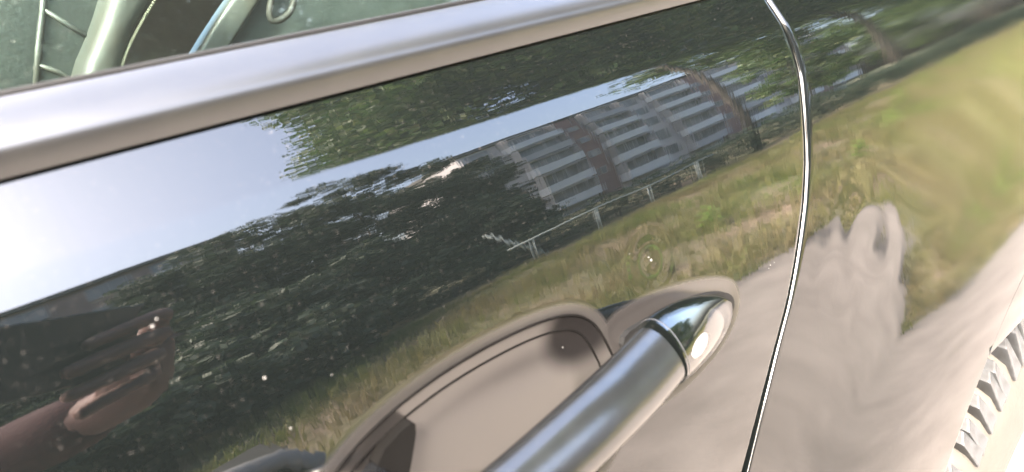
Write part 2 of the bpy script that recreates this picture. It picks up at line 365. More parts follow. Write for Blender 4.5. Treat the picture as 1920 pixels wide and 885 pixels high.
Yq = np.interp(-(Zq - H), -PZ, PY) + flare(Xq, Zq)
for (px_, py_), a_, r_ in (((1632, 452), .00024, .011), ((1565, 535), .00015, .009)):      # shallow knocks in the quarter panel
    qx, qs = on_side(px_, py_); qz = float(prof(qs)[1]) + H; rd_ = np.hypot(Xq - qx, Zq - qz)
    Yq = Yq + a_*np.exp(-(rd_/r_)**2) - .5*a_*np.exp(-((rd_ - 2.2*r_)/(.7*r_))**2) + .25*a_*np.exp(-((rd_ - 3.6*r_)/(.7*r_))**2)
lipx, lipy, lipz = Xq[-1:], Yq[-1:], Zq[-1:]
nx_, nz_ = (WC[0]-lipx), (WC[1]-lipz); nl = np.hypot(nx_, nz_)
Xq = np.concatenate([Xq, lipx + nx_/nl*.003, lipx + nx_/nl*.004]); Yq = np.concatenate([Yq, lipy + .003, lipy + .025]); Zq = np.concatenate([Zq, lipz + nz_/nl*.003, lipz + nz_/nl*.004])
th = R(1)*np.array([90, 76, 62, 50, 38, 25, 12]); rr = np.interp(Zq[:, :1], [.78, .90, 1.0], [.0010, .0022, .0032])
Xe = Xq[:, :1] - rr*np.sin(th)[None, :]; Ye = Yq[:, :1] + rr*(1-np.cos(th))[None, :]; Ze = np.repeat(Zq[:, :1], len(th), 1)
XX = np.concatenate([Xe[:, :1], Xe, Xq], 1); YY = np.concatenate([Ye[:, :1]+.018, Ye, Yq], 1); ZZ = np.concatenate([Ze[:, :1], Ze, Zq], 1)
quarter = link('quarter_panel', np_mesh('quarter_panel', np.stack([XX, YY, ZZ], -1).reshape(-1, 3), grid_faces(*XX.shape)), M['paint_q'], car)
# dark channel behind the shut line
gr = rows[::4]; gyy, gzz = prof(gr); gxx = gap_x(gr)
Vg = np.concatenate([np.stack([gxx-.012, gyy+.014, gzz+H], -1), np.stack([gxx+.014, gyy+.014, gzz+H], -1)])
n = len(gr); Fg = [(i, i+1, n+i+1, n+i) for i in range(n-1)]
link('door_seal', np_mesh('door_seal', Vg, Fg), M['gap'], car)
# ---- belt trim
def trim_tilt(a): return np.interp(a, [3.3, 4.8, 5.8, 6.3, 6.7, 7.0, 8.25], [60, 48, 33, 19, 3, -6, -15])
ptop = float(np.interp(8.25, PA, PRHO)); rho = ptop - .0016; tp = []
aa = np.arange(8.25, 3.3, -.05)
for a in aa:
    tp.append((rho*math.cos(R(a)), -rho*math.sin(R(a)))); rho += -math.tan(R(a - float(trim_tilt(a)))) * rho * R(.05)
tp = np.array(tp)                                         # bottom -> top
ul = np.array([[tp[0, 0] + .010, tp[0, 1] + .001]]); ov = np.array([[tp[-1, 0] + .003, tp[-1, 1] - .0005], [tp[-1, 0] + .004, tp[-1, 1] - .006]])
tp = np.concatenate([ul, tp, ov]); tx = np.linspace(-.55, 1.25, 120)
V = np.stack([np.repeat(tx[None, :], len(tp), 0), np.repeat(tp[:, :1], len(tx), 1), np.repeat(tp[:, 1:], len(tx), 1) + H], -1).reshape(-1, 3)
trim = link('belt_trim', np_mesh('belt_trim', V, grid_faces(len(tp), len(tx), flip=True)), M['trim'], car)
trim['label'] = 'satin dark trim strip along the foot of the window'
TY, TZ = tp[-3]                                           # trim's top edge
seal = MB().box(-.55, 1.25, TY + .0022, TY + .0065, TZ + H - .008, TZ + H + .0016).obj('window_seal', M['rubber'], car, bevel=.001, smooth=True)
# ---- window glass
gt = R(6); gh = np.linspace(-.03, .42, 24)
gy = TY + .0085 + gh*math.tan(gt) + .10*np.maximum(gh, 0)**2; gz = TZ + gh
gxx_ = np.linspace(-.5, 1.1, 40)
def glass_sheet(off): return np.stack([np.repeat(gxx_[None, :], len(gh), 0), np.repeat((gy+off)[:, None], len(gxx_), 1), np.repeat((gz+H)[:, None], len(gxx_), 1)], -1).reshape(-1, 3)
Vg = np.concatenate([glass_sheet(0), glass_sheet(.0035)]); n = len(gh)*len(gxx_)
Fg = np.concatenate([grid_faces(len(gh), len(gxx_), flip=True), grid_faces(len(gh), len(gxx_)) + n])
glass = link('window_glass', np_mesh('window_glass', Vg, Fg), M['glass'], car)
# ---- door handle: grip bar, end cap, gasket, lock cover
def loft(sections, n=40, capends=True):
    """sections: (centre, half-width vector, half-height vector, exponent)"""
    V = []
    for c, a, b, ex in sections:
        for k in range(n):
            t = 2*math.pi*k/n; cx, sy = math.cos(t), math.sin(t)
            u = math.copysign(abs(cx)**(2/ex), cx); w = math.copysign(abs(sy)**(2/ex), sy)
            V.append(tuple(np.asarray(c) + u*np.asarray(a) + w*np.asarray(b)))
    m = len(sections); Fq = [(i*n+k, i*n+(k+1) % n, (i+1)*n+(k+1) % n, (i+1)*n+k) for i in range(m-1) for k in range(n)]
    if capends: Fq += [tuple(range(n))[::-1], tuple((m-1)*n + k for k in range(n))]
    return V, Fq
def resample(K, n):
    K = np.asarray(K, float); t = np.linspace(0, 1, len(K)); tt = np.linspace(0, 1, n)
    out = np.empty((n, K.shape[1]))
    for j in range(K.shape[1]):                            # Catmull-Rom through the keys
        for i, q in enumerate(tt):
            f = q*(len(K)-1); k = min(int(f), len(K)-2); f -= k
            p0, p1, p2, p3 = K[max(k-1, 0), j], K[k, j], K[k+1, j], K[min(k+2, len(K)-1), j]
            out[i, j] = .5*((2*p1) + (-p0+p2)*f + (2*p0-5*p1+4*p2-p3)*f*f + (-p0+3*p1-3*p2+p3)*f**3)
    return out
ph = np.interp(41, PA, PY)                                # panel depth at handle height
# keys: pixel of the centre, stand-off from panel, half height (along the panel), half thickness (outwards)
hk = []
for (px, py), off, hh, ht in [((700, 1200), .030, .011, .007), ((800, 1090), .036, .0125, .008), ((900, 985), .036, .0135, .0085), ((1015, 882), .034, .0140, .0085), ((1110, 795), .031, .0145, .0085), ((1180, 728), .026, .0150, .0085), ((1235, 668), .021, .0150, .0085)]:
    p = at_depth(px, py, ph - off); hk.append((*p, hh*.93, ht*1.08))
hk = resample(hk, 40)
dirn = Vector((0, math.sin(R(36)), math.cos(R(36))))        # the bar's broad face looks up and out
dirc = Vector((0, math.sin(R(34)), math.cos(R(34))))        # the cap's face less so
outn = Vector((0, -math.cos(R(9)), math.sin(R(9))))
secs = []
for i, (x, y, z, hh, ht) in enumerate(hk):
    tg = Vector(hk[min(i+1, 39)][:3]) - Vector(hk[max(i-1, 0)][:3]); tg.normalize()
    up_ = (dirn - tg*dirn.dot(tg)).normalized(); ou = tg.cross(up_).normalized()
    if ou.y > 0: ou = -ou
    secs.append(((x, y, z), up_*hh, ou*ht, 2.25))
v, fq = loft(secs)
handle = MB().add(v, fq).obj('door_handle', M['paint_h'], car, smooth=True, angle=50)
# end cap: from the seam down to a blunt point on the panel
ck = []
for (px, py), off, hh, ht in [((1240, 662), .0195, .0152, .0092), ((1262, 643), .0165, .0157, .0095), ((1290, 622), .0130, .0150, .0088), ((1316, 604), .0098, .0132, .0074), ((1338, 589), .0070, .0104, .0056), ((1355, 577), .0046, .0068, .0038), ((1366, 569), .003, .0025, .0016)]:
    p = at_depth(px, py, ph - off); ck.append((*p, hh, ht))
ck = resample(ck, 26); secs = []
for i, (x, y, z, hh, ht) in enumerate(ck):
    tg = Vector(ck[min(i+1, 25)][:3]) - Vector(ck[max(i-1, 0)][:3]); tg.normalize()
    up_ = (dirc - tg*dirc.dot(tg)).normalized(); ou = tg.cross(up_).normalized()
    if ou.y > 0: ou = -ou
    secs.append(((x, y, z), up_*hh, ou*ht, 2.25))
v, fq = loft(secs)
cap = MB().add(v, fq).obj('end_cap', M['paint_cap'], handle, smooth=True, angle=60)
rg = ck[1]; tg = (Vector(ck[3][:3]) - Vector(ck[0][:3])).normalized(); up_ = (dirc - tg*dirc.dot(tg)).normalized(); ou = tg.cross(up_).normalized()
v, fq = loft([((Vector(rg[:3]) + tg*o_), up_*(rg[3]*k_), ou*(rg[4]*k_), 2.25) for o_, k_ in ((-.0006, .985), (-.0003, 1.010), (.0003, 1.010), (.0006, .985))])
MB().add(v, fq).obj('seam_highlight', M['ring'], handle, smooth=True)  # added ring, its paler grey stands in for the seam's edge highlight
# gasket: flat dark foot under the cap, on the panel
gk = chaikin([on_side(*p) for p in [(1150, 634), (1210, 596), (1290, 556), (1350, 543), (1372, 556), (1366, 592), (1330, 640), (1290, 680), (1240, 710), (1190, 700)]], 2)
bm = bmesh.new()
for lvl, off in ((0, .0), (1, -.0035)):
    vs_ = []
    for x, s in gk:
        yy, zz = prof(s); vs_.append(bm.verts.new((x, yy + .0012 + off, zz + H)))
    if lvl == 0: base = vs_
    else:
        bm.faces.new(vs_)
        for i in range(len(vs_)): bm.faces.new((base[i], base[(i+1) % len(base)], vs_[(i+1) % len(vs_)], vs_[i]))
me = bpy.data.meshes.new('gasket'); bmesh.ops.recalc_face_normals(bm, faces=bm.faces); bm.to_mesh(me); bm.free(); link('gasket', me, M['rubber'], handle)
# lock cover: shallow oval dish set into the outer face of the cap
from mathutils.bvhtree import BVHTree
bvh = BVHTree.FromPolygons([v_.co[:] for v_ in cap.data.vertices], [p_.vertices[:] for p_ in cap.data.polygons])
mb = MB(); n = 32; vs_ = []; okay = True
for sc, h_ in ((1.0, -.0006), (.97, .0003), (.80, .0005), (.45, .0006), (.1, .0006)):
    for k in range(n):
        t = 2*math.pi*k/n; ex, ey = 13*sc*math.cos(t), 27*sc*math.sin(t); r_ = R(20)
        h0 = bvh.ray_cast(Vector(CAM_P), Vector(ray_px(1313 + ex*math.cos(r_) - ey*math.sin(r_)*-1, 648 + ex*-math.sin(r_)*-1*0 + ey*math.cos(r_)*-1)))
        if h0[0] is None: okay = False; break
        nn = h0[1] if h0[1].dot(Vector(ray_px(1311, 634))) < 0 else -h0[1]; vs_.append(tuple(h0[0] + nn*h_))
print('lock cover', okay)
if okay: mb.add(vs_, [(r*n+k, r*n+(k+1) % n, (r+1)*n+(k+1) % n, (r+1)*n+k) for r in range(4) for k in range(n)] + [tuple(4*n+k for k in range(n))]).obj('lock_cover', M['lock'], handle, smooth=True)
def offset_poly(P, d):
    P = np.asarray(P); t = np.roll(P, -1, 0) - np.roll(P, 1, 0); t /= np.linalg.norm(t, axis=1)[:, None] + 1e-12
    nrm = np.stack([-t[:, 1], t[:, 0]], -1); c = P.mean(0); nrm *= np.sign(((c-P)*nrm).sum(1))[:, None]; return P + nrm*d
for dd, rad in ((.0064, .0006), (.0132, .0005)):
    Q = offset_poly(CUP, dd); q = []
    for x, sv_ in np.concatenate([Q, Q[:1]]):
        yy, zz = prof(sv_); q.append((x, yy + float(door_disp(np.array([[x]]), np.array([[sv_]]))[0, 0]), zz + H))
    MB().tube(q, rad, 6, cap=False).obj('cup_seam', M['gap'], door, smooth=True)
# front foot of the handle at the cup's forward rim
pts = [at_depth(px, py, ph - o) for (px, py), o in [((722, 884), -.006), ((706, 918), .004), ((690, 970), .016), ((700, 1060), .028), ((700, 1200), .030)]]
secs = []
for i, p in enumerate(resample(pts, 14)): secs.append((p, Vector(dirn)*(.006 + .005*i/13), Vector(outn)*(.006 + .002*i/13), 2.3))
v, fq = loft(secs, 28); MB().add(v, fq).obj('handle_foot', M['paint_h'], handle, smooth=True, angle=60)
wd = chaikin([on_side(*p) for p in [(698, 856), (762, 788), (776, 792), (768, 850), (758, 900), (715, 900)]], 1); bm = bmesh.new(); lay = []
for off in (.008, -.0022):
    lay.append([])
    for x, sv_ in wd:
        yy, zz = prof(sv_); lay[-1].append(bm.verts.new((x, yy + off, zz + H)))
bm.faces.new(lay[1])
for i in range(len(wd)): bm.faces.new((lay[0][i], lay[0][(i+1) % len(wd)], lay[1][(i+1) % len(wd)], lay[1][i]))
bmesh.ops.recalc_face_normals(bm, faces=bm.faces); me = bpy.data.meshes.new('foot_gasket'); bm.to_mesh(me); bm.free(); link('foot_gasket', me, M['gap'], handle)
# ---- paint chips
def chip(px, py, size, parent=None):
    x, s = on_side(px, py); yy, zz = prof(s); yy = yy + float(door_disp(np.array([[x]]), np.array([[s]]))[0, 0]); n = 9; vv = []
    for k in range(n):
        t = 2*math.pi*k/n; r = size*(.6 + .7*rng.random()); dz = math.sin(t)*r; vv.append((x + math.cos(t)*r*1.2, yy + dz*math.tan(R(10)) - .00015, zz + dz + H))
    vv.append((x, yy - .00035, zz + H)); MB().add(vv, [(k, (k+1) % n, n) for k in range(n)]).obj('paint_chip', M['chip'], door)
for px, py, sz in [(1221, 488, .0010), (1216, 482, .0006), (285, 612, .0008), (293, 598, .0005), (496, 708, .0007), (621, 703, .0003), (1444, 497, .0005), (1451, 492, .0004), (1441, 503, .0003), (1180, 476, .0003), (545, 803, .0005), (1072, 658, .0004)]:
    chip(px, py, sz*.65)
# ---- wheel
LIPY = float(np.interp(H-.715, -PZ, PY)) + float(flare(np.array(.55), np.array(.715)))
wheel = sub_empty('rear_wheel', (WC[0], LIPY + .03, .0), car)
WCEN = (WC[0], 0, .362); yo = LIPY + .006
tyre = MB().lathe([(.225, yo+.012), (.235, yo+.004), (.27, yo-.002), (.31, yo+.001), (.342, yo+.010), (.353, yo+.024), (.357, yo+.05), (.357, yo+.15), (.345, yo+.19), (.225, yo+.19)], 96, 'Y', WCEN).obj('tyre', M['tyre'], wheel, smooth=True, angle=50)
lug = MB()
lug.add([(-.009, yo+.002, .325), (.006, yo+.002, .331), (.008, yo+.045, .334), (-.005, yo+.045, .334), (-.007, yo+.008, .3625), (.005, yo+.012, .3640), (.007, yo+.045, .3640), (-.003, yo+.045, .3630)], [(0,1,2,3), (4,5,6,7), (0,1,5,4), (1,2,6,5), (2,3,7,6), (3,0,4,7)])
lm = lug.mesh('tread_block', bevel=.0018)
for k in range(110):
    o = link('tread_block', lm, M['tread'], tyre, world=False); a = 2*math.pi*(k + .25*math.sin(k*2.3))/110
    o.location = WCEN; o.rotation_euler.y = a
lug2 = MB(); lug2.box(-.009, .009, yo+.055, yo+.145, .350, .3625); lm2 = lug2.mesh('tread_rib', bevel=.002)
for k in range(60):
    o = link('tread_rib', lm2, M['tread'], tyre, world=False); o.location = WCEN; o.rotation_euler.y = 2*math.pi*(k+.5)/60
hubm = MB().lathe([(.001, yo-.006), (.05, yo-.007), (.06, yo+.0), (.15, yo+.004), (.20, yo-.002), (.223, yo+.001), (.23, yo+.010)], 64, 'Y', WCEN).obj('wheel_cover', M['hub'], wheel, smooth=True, angle=40)
for k in range(10):
    a = 2*math.pi*k/10; c, s_ = math.cos(a), math.sin(a)
    MB().add(*loft([((WCEN[0]+c*r, yo-.002, WCEN[2]+s_*r), (-s_*w, 0, c*w), (0, .004, 0), 3) for r, w in ((.062, .009), (.12, .013), (.18, .02))], 12)).obj('spoke', M['hub'], wheel, smooth=True, angle=50)
liner = MB(); th = np.linspace(-.3, math.pi+.3, 50); v = []
for y_ in (LIPY+.02, LIPY+.3): v += [(WC[0]+(WR+.006)*math.cos(t), y_, WC[1]+(WR+.006)*math.sin(t)) for t in th]
v += [(WC[0]+(WR+.006)*math.cos(t), LIPY+.3, WC[1]+(WR+.006)*math.sin(t)) for t in th] + [(WC[0], LIPY+.3, WC[1])]
liner.add(v, [(i, i+1, 50+i+1, 50+i) for i in range(49)] + [(100+i, 100+i+1, 150) for i in range(49)]); liner.obj('wheel_arch_liner', M['liner'], car, smooth=True)
# ---- closed body behind the skin: floor, far side, roof, seats
MB().box(-.6, 1.6, .30, 1.62, .25, .30).obj('floor_pan', M['cabin'], car)
MB().box(-.6, 1.6, 1.58, 1.64, .30, 1.22).obj('far_door', M['cabin'], car, bevel=.01)
MB().box(-.6, 1.6, .52, 1.50, 1.46, 1.50).obj('roof', M['paint'], car, bevel=.012, seg=3, smooth=True)
MB().box(1.35, 1.40, .35, 1.58, .3, 1.45).obj('rear_bulkhead', M['cabin'], car)
MB().box(-.6, -.57, .30, 1.58, .3, 1.2).obj('front_bulkhead', M['cabin'], car)
MB().box(-.55, 1.3, TY+.045, TY+.06, .35, 1.0).obj('door_card', M['cabin'], car, bevel=.01)
MB().tube([(1.02, .50, 1.03), (1.10, .55, 1.25), (1.18, .60, 1.47)], [.05, .045, .04], 12).obj('roof_pillar', M['paint'], car, smooth=True)
# seat seen through the glass: shapes stand at their own depth inside the cabin
def slab(px_poly, y, thick, name, mat, parent, lean=0, ch=2, bev=.012):
    P = chaikin(px_poly, ch); n = len(P); v = []
    for k in (0, 1):
        for p in P:
            w = at_depth(p[0], p[1], y); v.append((w[0], w[1] + k*thick, w[2]))
    f = [tuple(range(n))[::-1], tuple(range(n, 2*n))] + [(i, (i+1) % n, n+(i+1) % n, n+i) for i in range(n)]
    mb = MB().add(v, f); me = mb.mesh(name)
    bm = bmesh.new(); bm.from_mesh(me)
    ed = [e for e in bm.edges if len(e.link_faces) == 2 and min(len(f.verts) for f in e.link_faces) == 4 and max(len(f.verts) for f in e.link_faces) > 4]
    bmesh.ops.bevel(bm, geom=ed, offset=bev, segments=4, affect='EDGES', profile=.5, clamp_overlap=True)
    for q in bm.faces: q.smooth = True
    bm.to_mesh(me); bm.free(); me.set_sharp_from_angle(angle=R(60)); return link(name, me, mat, parent)
seat = sub_empty('rear_seat', (.3, .62, .35), car)
slab([(-250, -260), (150, -260), (245, -120), (262, 0), (200, 90), (150, 210), (160, 330), (-250, 420)], .62, .10, 'backrest', M['seat'], seat)
slab([(300, -190), (345, -120), (318, -40), (278, 20), (250, 70), (232, 130), (225, 240), (140, 240), (155, 130), (178, 80), (200, 20), (218, -50), (220, -190)], .585, .09, 'bolster', M['seat_edge'], seat, bev=.022)
slab([(520, -120), (900, -180), (1050, -20), (900, 160), (400, 330), (330, 200), (385, 92)], .72, .05, 'cushion', M['seat'], seat, bev=.02)
slab([(500, -95), (545, -85), (425, 100), (352, 215), (315, 205), (372, 88)], .70, .025, 'cushion_edge', M['seat_edge'], seat, bev=.012)
def seam(P, y, r, name, mat):
    MB().tube([at_depth(px, py, y) for px, py in P], r, 6).obj(name, mat, seat, smooth=True)
seam([(84, -60), (80, 20), (72, 90), (66, 190)], .619, .0022, 'seam', M['seat_edge'])
seam([(82, 18), (125, 45), (176, 76)], .619, .0018, 'seam', M['seat_edge'])
seam([(66, 120), (110, 135), (150, 160)], .619, .0018, 'seam', M['seat_edge'])
st = resample([(322, -60), (287, 5), (261, 50), (241, 90), (228, 125)], 46)
for i in range(0, 45):
    a, b = at_depth(*st[i], .588), at_depth(*(st[i]*.35 + st[i+1]*.65), .588)
    MB().tube([a, b], .0012, 5).obj('stitch', M['thread'], seat)
st = resample([(520, -40), (505, 20), (515, 40), (545, 20), (560, -40)], 24)
MB().tube([at_depth(*p, .69) for p in st], .003, 8).obj('belt_loop', M['cabin'], seat, smooth=True)
# ================================================================== the yard on the photographer's side
def sheet(name, x0, x1, y0, y1, z, mat, nx=2, ny=2, amp=0, kind='structure'):
    xs = np.linspace(x0, x1, nx); ys = np.linspace(y0, y1, ny); XX, YY = np.meshgrid(xs, ys)
    ZZ = z + (amp*(np.sin(XX*1.7+YY)*.5 + np.sin(YY*2.3-XX*.8)*.5) if amp else 0*XX)
    o = link(name, np_mesh(name, np.stack([XX, YY, ZZ], -1).reshape(-1, 3), grid_faces(ny, nx)), mat); tag(o, kind=kind); return o
sheet('ground', -250, 250, -250, 250, -.03, M['earth'])
sheet('yard_asphalt', -40, 60, -2.0, 9, 0, M['asphalt'])
YG0, YG1 = -2.0, -7.0
sheet('verge_soil', -40, 60, YG1-4, YG0, .012, M['soil'], 160, 40, .02)
def grass_mesh(n, x0, x1, y0, y1, hmin, hmax, wid):
    x = rng.uniform(x0, x1, n); y = rng.uniform(y0, y1, n)
    cl = np.sin(x*2.1+y*1.3)*np.sin(y*2.9-x*.7) + .6*np.sin(x*5.1)*np.sin(y*6.3)
    keep = rng.random(n) < np.clip(.62 + .5*cl, .08, 1); x, y, cl = x[keep], y[keep], cl[keep]; n = len(x)
    h = rng.uniform(hmin, hmax, n)*(1 + .35*np.clip(cl, -1, 1)); a = rng.uniform(0, 2*np.pi, n); l = rng.uniform(.2, .9, n)*h; b = rng.uniform(0, 2*np.pi, n); w = wid*rng.uniform(.6, 1.5, n)
    ca, sa = np.cos(a)*w, np.sin(a)*w; z = np.full(n, .01)
    p0 = np.stack([x-ca, y-sa, z], -1); p1 = np.stack([x+ca, y+sa, z], -1)
    mx, my = x+np.cos(b)*l*.35, y+np.sin(b)*l*.35
    p2 = np.stack([mx+ca*.7, my+sa*.7, z+h*.65], -1); p3 = np.stack([mx-ca*.7, my-sa*.7, z+h*.65], -1)
    p4 = np.stack([x+np.cos(b)*l, y+np.sin(b)*l, z+h], -1)
    V = np.stack([p0, p1, p2, p3, p4], 1).reshape(-1, 3); o = np.arange(n)[:, None]*5
    T = np.concatenate([o+[0, 1, 2], o+[0, 2, 3], o+[3, 2, 4]]); return np_mesh('grass', V, T, smooth=False)
gobj = link('grass', grass_mesh(105000, -1, 26, YG1, YG0+.05, .04, .17, .006), M['grass']); tag(gobj, 'patchy green and straw coloured grass on the verge', 'grass', kind='stuff')
# ---- foliage
def leaves(centres, radii, per, size, flat=.35):
    """leaf quads around clump centres"""
    c = np.repeat(np.asarray(centres), per, 0); r = np.repeat(np.asarray(radii), per)
    n = len(c); d = rng.normal(size=(n, 3)); d /= np.linalg.norm(d, axis=1)[:, None]
    p = c + d*(r*rng.random(n)**.45)[:, None]*np.array([1, 1, .8])
    a = rng.normal(size=(n, 3)); a[:, 2] *= flat + .4; a /= np.linalg.norm(a, axis=1)[:, None]
    b = np.cross(a, rng.normal(size=(n, 3))); b /= np.linalg.norm(b, axis=1)[:, None]
    s = size*rng.uniform(.6, 1.4, n)[:, None]
    V = np.stack([p-a*s, p-b*s*.55, p+a*s, p+b*s*.55], 1).reshape(-1, 3); o = np.arange(n)[:, None]*4
    return V, o + np.array([0, 1, 2, 3])
def tree(name, loc, h, rx, base, leafmat, label, group=None, clumps=60, per=90, leaf=.10, trunk_r=.16, seed=0):
    global rng
    old = rng; rng = np.random.default_rng(seed)
    t = empty(name, loc); tag(t, label, 'tree', group); x, y, z = loc
    cz = (h+base)/2; rz2 = (h-base)/2
    C = []; RR = []
    while len(C) < clumps:
        p = rng.uniform(-1, 1, 3); q = np.linalg.norm(p)
        if q > 1 or q < .25: continue
        taper = 1 - .35*max(p[2], 0)
        C.append((x + p[0]*rx*taper, y + p[1]*rx*taper, z + cz + p[2]*rz2)); RR.append(rx*rng.uniform(.16, .34))
    tr = MB(); k = 7; pts = [(x + .04*h*.1*math.sin(i*1.3+seed), y + .04*h*.1*math.cos(i*1.7+seed), z + h*.86*i/k) for i in range(k+1)]
    tr.tube([(pts[0][0], pts[0][1], z-.05)] + pts[1:], [trunk_r*(1-.85*i/k)+.012 for i in range(k+1)], 9).obj('trunk', M['bark'], t, smooth=True)
    for i in range(12):
        c = Vector(C[i*len(C)//12]); s = Vector(pts[min(k, 2 + i % (k-2))]); m_ = s.lerp(c, .5) + Vector((0, 0, .05*h))
        MB().tube([s, m_, c], [trunk_r*.32, trunk_r*.2, trunk_r*.07], 6).obj('limb', M['bark'], t, smooth=True)
    V, Fq = leaves(C, RR, per, leaf); cr = link('crown', np_mesh('crown', V, Fq, smooth=False), leafmat, t); cr['kind'] = 'stuff'
    rng = old; return t
# tall trees beside the yard, rearward of the car
TG = 'tall trees beside the yard'
tree('tall_tree', (12.2, -8.2, 0), 20.5, 5.6, 8.6, M['leaf_mid'], 'tallest leafy tree nearest the yard, reflected above the crease', TG, 170, 520, .12, .10, 1)
tree('tall_tree', (20.5, -9.0, 0), 19, 5.6, 4.4, M['leaf_mid'], 'tall leafy tree next along the verge, rearward of the first', TG, 140, 400, .13, .16, 2)
tree('tall_tree', (43, -11.0, 0), 19, 7.5, 2.0, M['leaf_mid'], 'tall broad tree at the far end of the verge', TG, 130, 200, .2, .2, 4)
tree('tall_tree', (30, -10.0, 0), 18, 6.0, 3.2, M['leaf_mid'], 'third tall leafy tree along the verge from the car', TG, 130, 220, .14, .2, 3)
DG = 'dark trees behind the verge'
for i, (x, y, h, rx, b) in enumerate([(2.4, -11, 4.9, 1.6, .5), (3.9, -11.5, 6.2, 1.8, .6), (5.6, -11.0, 6.9, 1.9, .7), (7.9, -11.8, 6.0, 1.5, .6), (8.9, -12.2, 2.6, 1.1, .2), (.4, -11.8, 2.9, 1.3, .4), (6.6, -9.6, 2.6, 1.2, .2), (4.3, -9.2, 2.5, 1.2, .1), (2.3, -7.6, 2.2, 1.1, .1), (1.5, -5.9, 1.2, .8, .05), (.2, -5.6, 1.3, .9, .05), (2.5, -6.6, 1.2, .7, .05)]):
    tree('dark_tree', (x, y, 0), h, rx, b, M['leaf_dark'], ['low dark tree left of the dense group behind the verge', 'dark tree in the left half of the dense group', 'tallest dark tree of the dense group', 'dark tree in the right half of the dense group', 'low dark tree at the right of the dense group beside the grey block', 'small dark tree in front of the pinkish block', 'dark bush under the right dark trees', 'dark bush under the middle dark trees', 'dark bush under the left dark trees', 'low dark bush growing on the verge behind the bench', 'low dark bush on the verge beyond the end of the bench', 'low dark bush on the verge nearest the flowering shrubs'][i], DG, 80, 260, .066, .06, 20+i)
BG = 'trees in front of the grey block'
for i, (x, y, h, rx) in enumerate([(29.5, -17, 9, 2.6), (36, -18, 8, 3.0), (44, -18, 9, 3.4)]):
    tree('yard_tree', (x, y, 0), h, rx, 1.2, M['leaf_mid'], ['large leafy tree before the right part of the grey block', 'leafy tree before the right end of the grey block', 'leafy tree beyond the right end of the grey block'][i], BG, 50, 90, .15, .12, 40+i)
# blossom clumps among the dark trees
for i, (x, y, z, r) in enumerate([(5.2, -9.3, 1.0, .35), (3.2, -8.8, .55, .3), (6.1, -9.2, .9, .3), (8.6, -10.5, 1.5, .4), (6.9, -10, 2.2, .35)]):
    cs = [(x + rng.normal()*r, y + rng.normal()*r*.5, z + rng.normal()*r*.5) for _ in range(14)]
    V, Fq = leaves(cs, [.10]*14, 16, .03); t = empty('flowering_shrub', (x, y, 0)); tag(t, ['pale flowering shrub between the middle dark bushes', 'low pale flowering shrub at the left by the verge', 'pink flowering shrub beside the right dark bush', 'tall pale flowering shrub at the right of the dark trees', 'high pale flowering shrub under the tallest dark tree'][i], 'shrub', 'pale flowering shrubs')
    b = link('blossom', np_mesh('blossom', V, Fq, False), M['blossom'], t); b['kind'] = 'stuff'
    for c in cs[::4]: MB().tube([(x, y, -.02), (x*.5+c[0]*.5, y*.5+c[1]*.5, z*.6), c], [.02, .014, .006], 5).obj('stem', M['bark'], t)
for i, (x, y, h) in enumerate([(9.6, -4.1, .30), (7.6, -3.3, .26), (11.5, -4.6, .32), (6.1, -2.9, .22), (14.0, -5.2, .34), (4.6, -3.4, .24), (3.4, -3.0, .2)]):
    t = empty('weed', (x, y, 0)); tag(t, ['broad leaved bright weed, middle of the row along the verge', 'bright weed near the asphalt edge of the verge', 'bright weed in the far half of the verge', 'bright weed right at the asphalt edge', 'tallest bright weed, farthest along the verge', 'small bright weed nearer the bench', 'smallest bright weed nearest the bench'][i], 'plant', 'bright weeds on the verge')
    MB().tube([(x, y, -.02), (x+.02, y, h*.6), (x+.03, y+.02, h)], [.008, .006, .003], 5).obj('stem', M['weed'], t, smooth=True)
    for k in range(16):
        a = 2.4*k; z = h*(.1 + .9*k/16); l = h*(.75 - .4*k/16); dx_, dy_ = math.cos(a), math.sin(a); w_ = l*.26
        MB().add([(x, y, z), (x+dx_*l*.5-dy_*w_, y+dy_*l*.5+dx_*w_, z+l*.22), (x+dx_*l*.5, y+dy_*l*.5, z+l*.16), (x+dx_*l*.5+dy_*w_, y+dy_*l*.5-dx_*w_, z+l*.22), (x+dx_*l, y+dy_*l, z+l*.12)], [(0, 2, 1), (0, 3, 2), (1, 2, 4), (2, 3, 4)]).obj('leaf', M['weed'], t, smooth=True)
# hedge behind the verge
cs = []
for x in np.arange(3.0, 34, .42): cs += [(x + rng.normal()*.08, -8.1 + rng.normal()*.1, .28), (x + rng.normal()*.08, -8.0 + rng.normal()*.12, .66 + rng.normal()*.06)]
V, Fq = leaves(cs, [.36]*len(cs), 230, .038); hg = empty('hedge', (3.3, -8, 0)); tag(hg, 'dark clipped hedge along the back of the verge', 'hedge')
b = link('foliage', np_mesh('foliage', V, Fq, False), M['leaf_hedge'], hg); b['kind'] = 'stuff'
for x in np.arange(3.3, 34, 1.6): MB().tube([(x, -8.05, -.05), (x+.05, -8.05, .6)], [.03, .012], 6).obj('stem', M['bark'], hg)
# pipe fence in front of the hedge
fn = empty('pipe_fence', (7.2, -7.25, 0)); tag(fn, 'low pale pipe fence with one top rail along the verge', 'fence')
MB().tube([(5.35, -7.25, .60), (7.0, -7.25, .62), (9.8, -7.25, .60)], .022, 8).obj('rail', M['pipe'], fn, smooth=True)
for x in (5.75, 6.95, 8.1, 9.3): MB().tube([(x, -7.25, -.05), (x, -7.25, .61)], .024, 8).obj('post', M['pipe'], fn, smooth=True)
pp = MB().tube([(6.1, -7.4, -.05), (5.25, -7.45, 1.2)], [.035, .025], 8).obj('leaning_post', M['pipe'], None, smooth=True); tag(pp, 'pale leaning post left of the pipe fence', 'post')
